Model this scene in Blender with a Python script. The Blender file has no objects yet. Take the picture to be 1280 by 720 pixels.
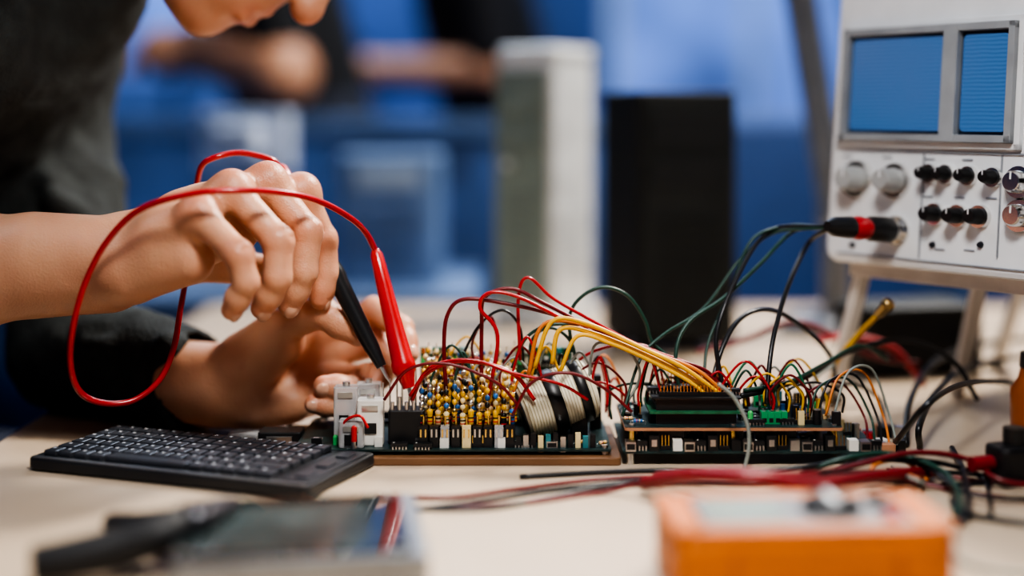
import bpy, math, random
import numpy as np
from mathutils import Vector, Matrix
random.seed(7)
FP=1778.0; CAMZ=1.015; T=0.75; HOR=140.0
def at(u,v,d): return Vector(((u-640)*d/FP, d, CAMZ+(HOR-v)*d/FP))
def tab(u,v,dz=0.0):
    d=FP*(CAMZ-T-dz)/(v-HOR); return Vector(((u-640)*d/FP, d, T+dz))
SC=bpy.context.scene
# ---------------------------------------------------------------- materials
_m={}
def M(name,col,rough=.5,metal=0,var=.12,scale=30,bump=0,bscale=150,sss=0,emit=0,trans=0,coat=0,alpha=1):
    if name in _m: return _m[name]
    m=bpy.data.materials.new(name); m.use_nodes=True; nt=m.node_tree; N=nt.nodes; L=nt.links
    b=N['Principled BSDF']
    tc=N.new('ShaderNodeTexCoord'); nz=N.new('ShaderNodeTexNoise'); nz.inputs['Scale'].default_value=scale; nz.inputs['Detail'].default_value=4
    L.new(tc.outputs['Object'],nz.inputs['Vector'])
    rp=N.new('ShaderNodeValToRGB'); L.new(nz.outputs['Fac'],rp.inputs['Fac'])
    rp.color_ramp.elements[0].position=.3; rp.color_ramp.elements[1].position=.7
    rp.color_ramp.elements[0].color=[max(0,c*(1-var)) for c in col]+[1]
    rp.color_ramp.elements[1].color=[min(1,c*(1+var)) for c in col]+[1]
    L.new(rp.outputs['Color'],b.inputs['Base Color'])
    b.inputs['Roughness'].default_value=rough; b.inputs['Metallic'].default_value=metal
    if coat: b.inputs['Coat Weight'].default_value=coat
    if trans: b.inputs['Transmission Weight'].default_value=trans
    if emit:
        L.new(rp.outputs['Color'],b.inputs['Emission Color']); b.inputs['Emission Strength'].default_value=emit
    if bump:
        n2=N.new('ShaderNodeTexNoise'); n2.inputs['Scale'].default_value=bscale; n2.inputs['Detail'].default_value=3
        L.new(tc.outputs['Object'],n2.inputs['Vector'])
        bp=N.new('ShaderNodeBump'); bp.inputs['Strength'].default_value=bump; bp.inputs['Distance'].default_value=.002
        L.new(n2.outputs['Fac'],bp.inputs['Height']); L.new(bp.outputs['Normal'],b.inputs['Normal'])
    _m[name]=m; return m
def skin_mat(name,col,red):
    m=bpy.data.materials.new(name); m.use_nodes=True; nt=m.node_tree; N=nt.nodes; L=nt.links
    b=N['Principled BSDF']; tc=N.new('ShaderNodeTexCoord')
    nz=N.new('ShaderNodeTexNoise'); nz.inputs['Scale'].default_value=28; nz.inputs['Detail'].default_value=3
    L.new(tc.outputs['Object'],nz.inputs['Vector'])
    at_=N.new('ShaderNodeAttribute'); at_.attribute_name='red'
    ad=N.new('ShaderNodeMath'); ad.operation='MULTIPLY_ADD'; L.new(nz.outputs['Fac'],ad.inputs[0]); ad.inputs[1].default_value=.4
    L.new(at_.outputs['Fac'],ad.inputs[2])
    rp=N.new('ShaderNodeValToRGB'); rp.color_ramp.elements[0].position=.12; rp.color_ramp.elements[1].position=.95
    rp.color_ramp.elements[0].color=col+(1,); rp.color_ramp.elements[1].color=red+(1,)
    L.new(ad.outputs[0],rp.inputs['Fac']); L.new(rp.outputs['Color'],b.inputs['Base Color'])
    b.inputs['Roughness'].default_value=.43; b.inputs['Subsurface Weight'].default_value=.22
    b.inputs['Subsurface Radius'].default_value=(.008,.003,.0015); b.inputs['Subsurface Scale'].default_value=1
    n2=N.new('ShaderNodeTexVoronoi'); n2.inputs['Scale'].default_value=650
    L.new(tc.outputs['Object'],n2.inputs['Vector'])
    n3=N.new('ShaderNodeTexNoise'); n3.inputs['Scale'].default_value=90; n3.inputs['Detail'].default_value=2
    L.new(tc.outputs['Object'],n3.inputs['Vector'])
    a2=N.new('ShaderNodeMath'); a2.operation='MULTIPLY_ADD'; L.new(n3.outputs['Fac'],a2.inputs[0]); a2.inputs[1].default_value=2.0; L.new(n2.outputs['Distance'],a2.inputs[2])
    bp=N.new('ShaderNodeBump'); bp.inputs['Strength'].default_value=.35; bp.inputs['Distance'].default_value=.0006
    L.new(a2.outputs[0],bp.inputs['Height']); L.new(bp.outputs['Normal'],b.inputs['Normal'])
    return m
SKIN=skin_mat('skin',(.62,.335,.205),(.54,.175,.095))
NAIL=M('fingernail',(.62,.34,.23),.25,var=.05,coat=.3)
# ---------------------------------------------------------------- mesh builder
class MB:
    def __init__(s): s.v=[];s.f=[];s.mi=[];s.sm=[];s.mats=[];s.X=Matrix.Identity(4)
    def m(s,mat):
        if mat not in s.mats: s.mats.append(mat)
        return s.mats.index(mat)
    def add(s,vs,fs,mat,smooth=False):
        o=len(s.v); s.v+= [tuple(s.X@Vector(v)) for v in vs]; k=s.m(mat)
        for f in fs: s.f.append([i+o for i in f]); s.mi.append(k); s.sm.append(smooth)
    def box(s,c,sz,mat,rz=0,R=None):
        R=R if R is not None else Matrix.Rotation(rz,3,'Z'); c=Vector(c)
        vs=[c+R@Vector((x*sz[0]/2,y*sz[1]/2,z*sz[2]/2)) for x in(-1,1) for y in(-1,1) for z in(-1,1)]
        s.add(vs,[(0,1,3,2),(4,6,7,5),(0,4,5,1),(2,3,7,6),(0,2,6,4),(1,5,7,3)],mat)
    def rbox(s,c,sz,r,mat,rz=0,seg=4,R=None,e=.0):
        R=R if R is not None else Matrix.Rotation(rz,3,'Z'); c=Vector(c); r=min(r,sz[0]/2-1e-5,sz[1]/2-1e-5)
        def ring(rr,ins,z):
            o=[]
            for q,(sx,sy) in enumerate([(1,1),(-1,1),(-1,-1),(1,-1)]):
                for i in range(seg+1):
                    a=math.pi/2*(q+i/seg); o.append(c+R@Vector((sx*(sz[0]/2-r)+(r-ins)*math.cos(a),sy*(sz[1]/2-r)+(r-ins)*math.sin(a),z)))
            return o
        H=sz[2]/2; e=min(e,r*.9,H*.9)
        rings=[ring(r,e,-H),ring(r,e*.3,-H+e*.3),ring(r,0,-H+e),ring(r,0,H-e),ring(r,e*.3,H-e*.3),ring(r,e,H)] if e>0 else [ring(r,0,-H),ring(r,0,H)]
        n=len(rings[0]); vs=[p for q in rings for p in q]; fs=[]
        for k in range(len(rings)-1):
            for i in range(n): fs.append((k*n+i,k*n+(i+1)%n,(k+1)*n+(i+1)%n,(k+1)*n+i))
        fs.append(tuple(range(n))[::-1]); fs.append(tuple((len(rings)-1)*n+i for i in range(n)))
        s.add(vs,fs,mat)
    def cyl(s,a,b,r0,mat,r1=None,seg=12,smooth=True):
        s.lathe(a,b,[(0,r0),(1,r0 if r1 is None else r1)],mat,seg,smooth)
    def lathe(s,a,b,prof,mat,seg=14,smooth=True,caps=True):
        a=Vector(a);b=Vector(b);d=(b-a); z=d.normalized(); x=z.orthogonal().normalized(); y=z.cross(x)
        vs=[];fs=[]
        for t,r in prof:
            for i in range(seg):
                an=2*math.pi*i/seg; vs.append(a+d*t+x*(r*math.cos(an))+y*(r*math.sin(an)))
        for k in range(len(prof)-1):
            for i in range(seg): fs.append((k*seg+i,k*seg+(i+1)%seg,(k+1)*seg+(i+1)%seg,(k+1)*seg+i))
        s.add(vs,fs,mat,smooth)
        if caps:
            s.add(vs[:seg],[tuple(range(seg))[::-1]],mat); s.add(vs[-seg:],[tuple(range(seg))],mat)
    def ell(s,c,r,mat,R=None,seg=14,rg=8):
        R=R or Matrix.Identity(3); c=Vector(c); vs=[];fs=[]
        for j in range(rg+1):
            ph=math.pi*j/rg
            for i in range(seg):
                an=2*math.pi*i/seg; vs.append(c+R@Vector((r[0]*math.sin(ph)*math.cos(an),r[1]*math.sin(ph)*math.sin(an),r[2]*math.cos(ph))))
        for j in range(rg):
            for i in range(seg): fs.append((j*seg+i,(j+1)*seg+i,(j+1)*seg+(i+1)%seg,j*seg+(i+1)%seg))
        s.add(vs,fs,mat,True)
    def tube(s,pts,r,mat,seg=8,sub=7):
        P=crom([Vector(p) for p in pts],sub); n=len(P); vs=[];fs=[]
        t=(P[1]-P[0]).normalized(); x=t.orthogonal().normalized()
        for k in range(n):
            t=(P[min(k+1,n-1)]-P[max(k-1,0)]).normalized(); x=(x-t*x.dot(t)).normalized(); y=t.cross(x)
            rr=r(k/(n-1)) if callable(r) else r
            for i in range(seg):
                an=2*math.pi*i/seg; vs.append(P[k]+x*(rr*math.cos(an))+y*(rr*math.sin(an)))
        for k in range(n-1):
            for i in range(seg): fs.append((k*seg+i,k*seg+(i+1)%seg,(k+1)*seg+(i+1)%seg,(k+1)*seg+i))
        fs.append(tuple(range(seg))[::-1]); fs.append(tuple((n-1)*seg+i for i in range(seg)))
        s.add(vs,fs,mat,True)
    def obj(s,name,bevel=0,parent=None,bseg=2):
        me=bpy.data.meshes.new(name); me.from_pydata(s.v,[],s.f)
        for m_ in s.mats: me.materials.append(m_)
        me.polygons.foreach_set('material_index',s.mi); me.polygons.foreach_set('use_smooth',s.sm); me.update()
        o=bpy.data.objects.new(name,me); SC.collection.objects.link(o)
        if bevel:
            b=o.modifiers.new('bevel','BEVEL'); b.width=bevel; b.segments=bseg; b.limit_method='ANGLE'; b.angle_limit=math.radians(50)
        if parent: o.parent=parent
        return o
def crom(P,sub):
    if len(P)<3:
        return [P[0].lerp(P[-1],i/sub) for i in range(sub+1)]
    Q=[P[0]*2-P[1]]+P+[P[-1]*2-P[-2]]; out=[]
    for i in range(1,len(Q)-2):
        a,b,c,d=Q[i-1:i+3]
        for k in range(sub):
            t=k/sub; out.append(.5*((2*b)+(c-a)*t+(2*a-5*b+4*c-d)*t*t+(3*b-a-3*c+d)*t**3))
    out.append(P[-1]); return out
def empty(name,loc=(0,0,0)):
    e=bpy.data.objects.new(name,None); SC.collection.objects.link(e); e.empty_display_size=.05; return e
# ---------------------------------------------------------------- SDF organic modelling
class SDF:
    def __init__(s,lo,hi,h):
        s.lo=np.array(lo,dtype=np.float64); s.h=h; s.n=np.ceil((np.array(hi)-s.lo)/h).astype(int)+1
        s.F=np.full(tuple(s.n),1000.,dtype=np.float32)
    def sub(s,mn,mx):
        a=np.clip(np.floor((np.array(mn)-s.lo)/s.h).astype(int),0,s.n-1); b=np.clip(np.ceil((np.array(mx)-s.lo)/s.h).astype(int)+1,1,s.n)
        b=np.maximum(b,a+1)
        sl=tuple(slice(int(i),int(j)) for i,j in zip(a,b))
        ax=[(s.lo[i]+s.h*np.arange(a[i],b[i])).astype(np.float32) for i in range(3)]
        return sl,ax[0][:,None,None],ax[1][None,:,None],ax[2][None,None,:]
    def mix(s,sl,d,k,neg=False):
        A=s.F[sl]
        if neg:
            hh=np.clip(.5-.5*(A+d)/k,0,1); s.F[sl]=A*(1-hh)+(-d)*hh+k*hh*(1-hh)
        else:
            hh=np.clip(.5+.5*(d-A)/k,0,1); s.F[sl]=d*(1-hh)+A*hh-k*hh*(1-hh)
    def seg(s,a,b,ra,rb,k=.004,neg=False):
        a=np.array(a,dtype=float);b=np.array(b,dtype=float); pad=max(ra,rb)+k+3*s.h
        sl,X,Y,Z=s.sub(np.minimum(a,b)-pad,np.maximum(a,b)+pad)
        d=b-a; L=max(float(d@d),1e-12)
        t=np.clip(((X-a[0])*d[0]+(Y-a[1])*d[1]+(Z-a[2])*d[2])/L,0,1)
        D=np.sqrt((X-a[0]-t*d[0])**2+(Y-a[1]-t*d[1])**2+(Z-a[2]-t*d[2])**2)-(ra+(rb-ra)*t)
        s.mix(sl,D.astype(np.float32),k,neg)
    def ell(s,c,r,R=None,k=.004,neg=False):
        c=np.array(c,dtype=float); R=np.array(R) if R is not None else np.eye(3); m=max(r)+k+3*s.h
        sl,X,Y,Z=s.sub(c-m,c+m); X=X-c[0];Y=Y-c[1];Z=Z-c[2]
        q=[X*R[0,i]+Y*R[1,i]+Z*R[2,i] for i in range(3)]
        k0=np.sqrt(sum((q[i]/r[i])**2 for i in range(3))); k1=np.sqrt(sum((q[i]/r[i]**2)**2 for i in range(3)))+1e-9
        s.mix(sl,(k0*(k0-1)/k1).astype(np.float32),k,neg)
    def mesh(s,name,mat,parent=None,smooth=2,reds=None):
        F=s.F; F[0]=F[-1]=1;F[:,0]=F[:,-1]=1;F[:,:,0]=F[:,:,-1]=1
        S=F<0; C=[(i,j,k) for i in(0,1) for j in(0,1) for k in(0,1)]
        n=np.array(F.shape)-1
        sm=np.zeros(tuple(n),np.int8)
        for c in C: sm+=S[c[0]:c[0]+n[0],c[1]:c[1]+n[1],c[2]:c[2]+n[2]]
        act=(sm>0)&(sm<8); I,J,K=np.nonzero(act)
        V=[F[I+c[0],J+c[1],K+c[2]] for c in C]; acc=np.zeros((len(I),3)); cnt=np.zeros(len(I))
        for a in range(8):
            for b in range(a+1,8):
                df=np.array(C[b])-np.array(C[a])
                if np.abs(df).sum()!=1: continue
                fa,fb=V[a],V[b]; mk=(fa<0)!=(fb<0); t=np.where(mk,fa/np.where(mk,fa-fb,1),0)
                acc+=(np.array(C[a])[None,:]+t[:,None]*df[None,:])*mk[:,None]; cnt+=mk
        pos=acc/cnt[:,None]+np.stack([I,J,K],1); pos=s.lo+s.h*pos
        idx=-np.ones(tuple(n),np.int64); idx[I,J,K]=np.arange(len(I)); Q=[]
        for ax in range(3):
            a1,a2=[(1,2),(2,0),(0,1)][ax]
            s0=[slice(1,-1)]*3; s1=[slice(1,-1)]*3; s0[ax]=slice(0,-1); s1[ax]=slice(1,None)
            A=S[tuple(s0)];B=S[tuple(s1)]; E=np.nonzero(A!=B); ins=A[E]
            base=[e.copy() for e in E]
            for o in (a1,a2): base[o]=base[o]+1
            def cell(d1,d2):
                q=[b.copy() for b in base]; q[a1]=q[a1]+d1; q[a2]=q[a2]+d2; return idx[q[0],q[1],q[2]]
            qd=np.stack([cell(-1,-1),cell(0,-1),cell(0,0),cell(-1,0)],1)
            qd[~ins]=qd[~ins][:,::-1]; Q.append(qd)
        Q=np.concatenate(Q); Q=Q[(Q>=0).all(1)]
        me=bpy.data.meshes.new(name); me.from_pydata(pos.tolist(),[],Q.tolist()); me.materials.append(mat)
        me.polygons.foreach_set('use_smooth',[True]*len(me.polygons))
        at_=me.attributes.new('red','FLOAT','POINT')
        rv=np.zeros(len(pos))
        if reds:
            for p,r in reds: rv=np.maximum(rv,.5*np.exp(-(((pos-np.array(p))**2).sum(1))/(r*r)))
        at_.data.foreach_set('value',rv.astype(np.float32))
        me.update(); o=bpy.data.objects.new(name,me); SC.collection.objects.link(o)
        if smooth:
            md=o.modifiers.new('smooth','SMOOTH'); md.factor=.5; md.iterations=smooth
        if parent: o.parent=parent
        return o
def finger(S,P,r,reds,k=.004):
    P=[Vector(p) for p in P]; r0,r1,r2,r3=r
    S.seg(P[0],P[1],r0,r1*.97,k)
    S.seg(P[1],P[2],r1*.98,r2,.003); S.ell(P[1],(r1*1.04,)*3,k=.003)
    S.seg(P[2],P[3],r2*1.0,r3,.003)
    m=P[2].lerp(P[3],.55); S.ell(m,(r2*1.03,)*3,k=.004)
    d=(P[2]-P[1]).normalized(); pv=(P[1]-P[0]).normalized(); dz=pv-d*pv.dot(d)
    if dz.length>.1:
        dz.normalize(); x=d.cross(dz).normalized()
        for o in(-.0032,0,.0032):
            c=P[1]+(d+pv).normalized()*o+dz*(r1*1.13); S.seg(c-x*.0045,c+x*.0045,.0009,.0009,.0016,True)
    reds.append((P[1],.013)); reds.append((P[3],.014)); reds.append((P[2],.008))
def nail(mb,P,r):
    d=(P[3]-P[2]).normalized(); pv=(P[2]-P[1]).normalized(); dz=pv-d*pv.dot(d)
    if dz.length<.05: dz=Vector((0,-.3,1)); dz=dz-d*dz.dot(d)
    dz.normalize(); x=d.cross(dz).normalized(); R=Matrix((x,d,dz)).transposed()
    mb.ell(P[3]+d*(r*.05)+dz*(r*.64),(r*.70,r*.90,r*.42),NAIL,R)

tech=empty('technician')
def hand_right():
    W=at(128,330,1.095); S=SDF((-.60,.98,.80),(-.10,1.22,1.02),.0014); reds=[]
    El=at(-190,345,1.10)
    S.seg(El,El.lerp(W,.45),.047,.044,.01); S.seg(El.lerp(W,.4),W,.044,.032,.02)
    S.seg(W+Vector((-.05,-.008,.010)),W+Vector((.005,-.006,.008)),.027,.025,.02)
    S.seg(W+Vector((-.05,.012,-.008)),W+Vector((.005,.008,-.008)),.028,.027,.02)
    S.ell(W+Vector((-.004,-.024,.008)),(.014,.010,.012),k=.012)
    mcp=[at(376,241,1.118),at(334,228,1.092),at(289,238,1.066),at(248,268,1.046)]
    cmc=[W+Vector((.020,.020,.014)),W+Vector((.022,.008,.016)),W+Vector((.022,-.006,.012)),W+Vector((.020,-.018,.002))]
    for c,m_,r in zip(cmc,mcp,(.0165,.0165,.0160,.0150)):
        S.seg(c,c.lerp(m_,.5),r*1.25,r*1.15,.016); S.seg(c.lerp(m_,.5),m_,r*1.15,r*.80,.013)
    S.seg(at(170,342,1.072),at(238,325,1.055),.022,.018,.018)
    S.seg(at(185,335,1.10),at(300,292,1.09),.018,.014,.016)
    S.seg(at(190,330,1.12),at(320,275,1.115),.018,.014,.016)
    for c,m_ in zip(cmc,mcp):
        o=Vector((-.002,-.003,.0145)); S.seg(c.lerp(m_,.4)+o*1.0,m_+o*.35,.0024,.0036,.009)
    for m_ in mcp: S.ell(m_+Vector((.001,-.002,.001)),(.0124,)*3,k=.011); reds.append((m_+Vector((0,-.004,.010)),.016))
    for a,b_ in zip(mcp[:-1],mcp[1:]): S.seg(a+Vector((-.004,0,-.003)),b_+Vector((-.004,0,-.003)),.0085,.0085,.010)
    F=[[mcp[0],at(403,300,1.122),at(407,343,1.120),at(400,373,1.118)],
       [mcp[1],at(384,290,1.083),at(379,340,1.078),at(362,381,1.086)],
       [mcp[2],at(348,301,1.050),at(347,347,1.046),at(328,385,1.058)],
       [mcp[3],at(298,318,1.022),at(308,353,1.022),at(290,387,1.032)]]
    R=[(.0124,.0116,.0105,.0090),(.0127,.0119,.0108,.0092),(.0124,.0115,.0105,.0088),(.0116,.0106,.0095,.0080)]
    mb=MB()
    for f,r in zip(F,R): finger(S,f,r,reds,.008); nail(mb,f,r[3])
    th=[at(225,325,1.135),at(305,335,1.150),at(362,340,1.152),at(402,352,1.150)]
    S.seg(at(180,330,1.11),th[0],.020,.018,.014); S.seg(th[0],th[1],.017,.0135,.012)
    S.seg(th[1],th[2],.0130,.0118,.004); S.seg(th[2],th[3],.0118,.0096,.004); nail(mb,[th[0],th[1],th[2],th[3]],.009)
    S.mesh('right_hand_and_forearm',SKIN,tech,2,reds); mb.obj('right_fingernails',parent=tech)
hand_right()
def hand_left():
    W=at(280,486,1.180); S=SDF((-.52,1.06,.745),(-.07,1.34,.90),.0014); reds=[]
    El=at(85,445,1.27)
    S.seg(El,W,.038,.032,.01); S.seg(W+Vector((-.03,0,.006)),W+Vector((.01,0,.006)),.029,.028,.015)
    mcp=[at(405,418,1.208),at(408,446,1.208),at(404,474,1.20),at(390,500,1.19)]
    cmc=[W+Vector((.022,.012,.022)),W+Vector((.024,.014,.009)),W+Vector((.024,.012,-.004)),W+Vector((.022,.006,-.013))]
    for c,m_,r in zip(cmc,mcp,(.0165,.0165,.0155,.0145)):
        S.seg(c,c.lerp(m_,.5),r*1.2,r*1.1,.014); S.seg(c.lerp(m_,.5),m_,r*1.1,r*.85,.010)
    S.seg(at(312,455,1.165),at(352,428,1.158),.023,.019,.016)
    S.seg(at(318,505,1.170),at(365,503,1.175),.019,.015,.014)
    F=[[mcp[0],at(468,388,1.190),at(502,410,1.165),at(510,442,1.148)],
       [mcp[1],at(474,428,1.192),at(486,458,1.165),at(466,480,1.147)],
       [mcp[2],at(458,472,1.168),at(440,486,1.142),at(405,483,1.134)],
       [mcp[3],at(440,500,1.160),at(424,508,1.140),at(392,505,1.134)]]
    R=[(.0120,.0112,.0100,.0086),(.0122,.0114,.0102,.0088),(.0120,.0112,.0101,.0088),(.0108,.0098,.0087,.0076)]
    mb=MB()
    for f,r in zip(F,R): finger(S,f,r,reds,.006); nail(mb,f,r[3])
    th=[at(312,446,1.165),at(350,408,1.150),at(402,390,1.132),at(448,418,1.126)]
    S.seg(th[0],th[1],.021,.0155,.014); S.seg(th[1],th[2],.0142,.0126,.005); S.seg(th[2],th[3],.0126,.0098,.004)
    S.ell(th[2].lerp(th[3],.5),(.0126,)*3,k=.004); reds.append((th[3],.016)); reds.append((th[2],.012)); nail(mb,th,.0095)
    S.mesh('left_hand_and_forearm',SKIN,tech,2,reds); mb.obj('left_fingernails',parent=tech)
hand_left()
def head():
    sc=1.14; ang=math.radians(27)
    u=Vector((math.cos(ang),0,math.sin(ang))); n=Vector((math.sin(ang),0,-math.cos(ang)))
    n=(n+Vector((0,-.15,0))).normalized(); u=(u-n*u.dot(n)).normalized(); s=u.cross(n)
    R=Matrix((s,u,n)).transposed()
    O=at(240,42,1.20)-R@Vector((0,-.112,.092))*sc
    def L(x,y,z): return O+R@Vector((x,y,z))*sc
    lo=O-Vector((.26,.17,.2)); hi=O+Vector((.2,.17,.2)); S=SDF(lo,hi,.0022); reds=[]
    def e(x,y,z,r,k=.01,neg=False): S.ell(L(x,y,z),[q*sc for q in r],R,k,neg)
    e(0,.035,-.012,(.076,.092,.094)); e(0,-.02,.030,(.066,.085,.068),.02); e(0,-.07,.048,(.052,.048,.048),.02)
    e(0,-.060,.068,(.040,.040,.033),.016)      # muzzle
    e(0,-.098,.078,(.024,.019,.021),.014)      # chin
    for q in(-1,1):
        S.seg(L(q*.058,-.045,-.01),L(q*.02,-.098,.065),.018,.016,.02)
        e(q*.038,-.022,.074,(.026,.026,.020),.018); e(q*.030,.016,.087,(.018,.013,.014),.008,True)
        e(q*.031,.014,.072,(.013,.012,.012),.003); S.seg(L(q*.015,.034,.090),L(q*.048,.034,.076),.006,.005,.008)
        e(q*.014,-.030,.101,(.008,.007,.009),.005); e(q*.078,.0,-.012,(.007,.032,.018),.006); e(q*.083,.0,-.008,(.004,.02,.01),.003,True)
        e(q*.007,-.037,.107,(.0035,.004,.006),.002,True)
    S.seg(L(0,.022,.090),L(0,-.024,.113),.009,.011,.010); e(0,-.028,.115,(.013,.012,.012),.007)
    for a,b in((-.022,-.010),(-.010,.010),(.010,.022)):
        za=.090 if abs(a)>.015 else .0985; zb=.090 if abs(b)>.015 else .0985
        S.seg(L(a,-.056,za),L(b,-.056,zb),.0055,.0055,.004); S.seg(L(a,-.071,za),L(b,-.071,zb),.0065,.0065,.004)
    S.seg(L(-.026,-.0635,.105),L(.026,-.0635,.105),.0022,.0022,.002,True)
    S.seg(L(-.012,-.084,.104),L(.012,-.084,.104),.005,.005,.008,True)
    S.seg(L(0,-.04,-.04),at(70,-10,1.30),.056,.062,.03)
    for q in((0,-.056,.1),(0,-.071,.1),(.012,-.063,.1),(-.012,-.063,.1),(0,-.03,.12),(.04,-.03,.07),(-.04,-.03,.07)): reds.append((L(*q),.014))
    S.mesh('head',SKIN,tech,3,reds)
    H=SDF(lo,hi,.003)
    H.ell(L(0,.048,-.02),[q*sc for q in(.086,.1,.098)],R,.01); H.ell(L(0,-.02,-.06),[q*sc for q in(.07,.07,.055)],R,.02)
    H.ell(L(0,-.01,.09),[q*sc for q in(.07,.075,.06)],R,.012,True)
    H.mesh('hair',M('hair_dark',(.025,.017,.012),.45,bump=.8,bscale=260),tech,2)
    mb=MB()
    for q in(-1,1):
        mb.tube([L(q*.014,.038,.099),L(q*.03,.043,.095),L(q*.05,.036,.081)],.0025,M('eyebrow',(.03,.02,.015),.7),6)
        mb.ell(L(q*.031,.014,.0745),[.0125*sc]*3,M('eyeball',(.85,.83,.8),.15)); mb.ell(L(q*.031,.011,.0865),[.004*sc]*3,M('iris',(.05,.03,.02),.1))
    mb.obj('eyes_and_brows',parent=tech)
head()
SHIRT=M('dark_sweater',(.024,.029,.029),.85,var=.4,scale=45,bump=1.0,bscale=380)
TROUS=M('trousers',(.02,.025,.045),.9,bump=.6)
def clothes():
    S=SDF((-1.15,.98,.50),(-.14,1.72,1.30),.005)
    ns=at(-75,40,1.16); fs=at(50,55,1.46); nk=at(45,-5,1.31); pel=Vector((-.80,1.36,.66)); mid=Vector((-.70,1.35,.88))
    S.seg(ns,fs,.070,.070,.05); S.seg(nk,mid,.085,.13,.06); S.seg(mid,pel,.13,.15,.06)
    S.seg(ns.lerp(fs,.3),mid+Vector((0,-.05,0)),.085,.11,.06); S.seg(ns.lerp(fs,.7),mid+Vector((0,.05,0)),.085,.11,.06)
    S.seg(nk,at(100,-25,1.27),.064,.064,.03)
    El=at(-190,345,1.10); S.seg(ns,El,.062,.056,.03); S.seg(El,El+Vector((.055,0,.003)),.056,.052,.015)
    e2=at(88,435,1.275); W=at(280,486,1.180); c=e2.lerp(W,.74)
    S.seg(fs,fs.lerp(e2,.55),.068,.060,.04); S.seg(fs.lerp(e2,.55),e2,.060,.050,.02); S.seg(e2,c,.050,.043,.018)
    rnd=random.Random(3)
    for i in range(7):
        t=.10+i*.13; p=e2.lerp(c,t); an=rnd.uniform(-1,1)
        S.seg(p+Vector((-.02,-.036,.03*an+.012)),p+Vector((.022,-.034,-.022+.02*an)),.010,.006,.010)
    S.seg(c+Vector((-.004,-.03,.03)),c+Vector((-.004,-.03,-.02)),.014,.014,.008)
    for i in range(8):
        t=.20+i*.1; p=fs.lerp(e2,t); s=rnd.uniform(-.02,.02)
        S.seg(p+Vector((.01,-.052,.035+s)),p+Vector((.062,-.012,-.015+s)),.010,.007,.012)
    d=(W-e2).normalized()
    S.seg(c+d*.002+Vector((0,0,0)),W+d*.08,.037,.037,.006,True)
    S.seg(El+Vector((.050,0,.003)),El+Vector((.13,0,.003)),.050,.048,.006,True)
    S.F[:, :, 0]=1
    o=S.mesh('sweater',SHIRT,tech,2)
    tx=bpy.data.textures.new('cloth_folds','CLOUDS'); tx.noise_scale=.07; dm=o.modifiers.new('folds','DISPLACE'); dm.texture=tx; dm.strength=.016; dm.texture_coords='GLOBAL'
    B=SDF((-1.1,.95,0),(-.15,1.8,.80),.008)
    B.seg(pel+Vector((0,0,.02)),pel+Vector((0,0,-.02)),.155,.15,.04)
    for q in(-1,1):
        hip=pel+Vector((.02,q*.09,-.03)); kn=Vector((-.40,1.36+q*.13,.60)); an=Vector((-.42,1.36+q*.14,.10))
        B.seg(hip,kn,.088,.062,.03); B.seg(kn,an,.06,.045,.02)
    B.mesh('trousers',TROUS,tech,2)
    mb=MB()
    for q in(-1,1):
        a=Vector((-.43,1.36+q*.14,0)); mb.rbox(a+Vector((.06,0,.045)),(.27,.095,.09),.045,M('shoe',(.03,.03,.03),.5),e=.02)
    mb.obj('shoes',parent=tech)
    st=MB(); c=Vector((-.80,1.36,0)); dk=M('stool_seat',(.03,.03,.04),.6); ch=M('chrome',(.7,.7,.72),.2,1)
    st.lathe(c+Vector((0,0,.42)),c+Vector((0,0,.495)),[(0,.17),(.3,.19),(.8,.19),(1,.16)],dk,28)
    st.cyl(c+Vector((0,0,.06)),c+Vector((0,0,.43)),.025,ch)
    for i in range(5):
        a=i*2*math.pi/5; e_=c+Vector((.26*math.cos(a),.26*math.sin(a),.05)); st.tube([c+Vector((0,0,.10)),c.lerp(e_,.5)+Vector((0,0,.06)),e_],.016,ch)
        st.ell(e_+Vector((0,0,-.022)),(.028,.014,.028),dk)
    st.obj('swivel_stool')
clothes()
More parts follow.
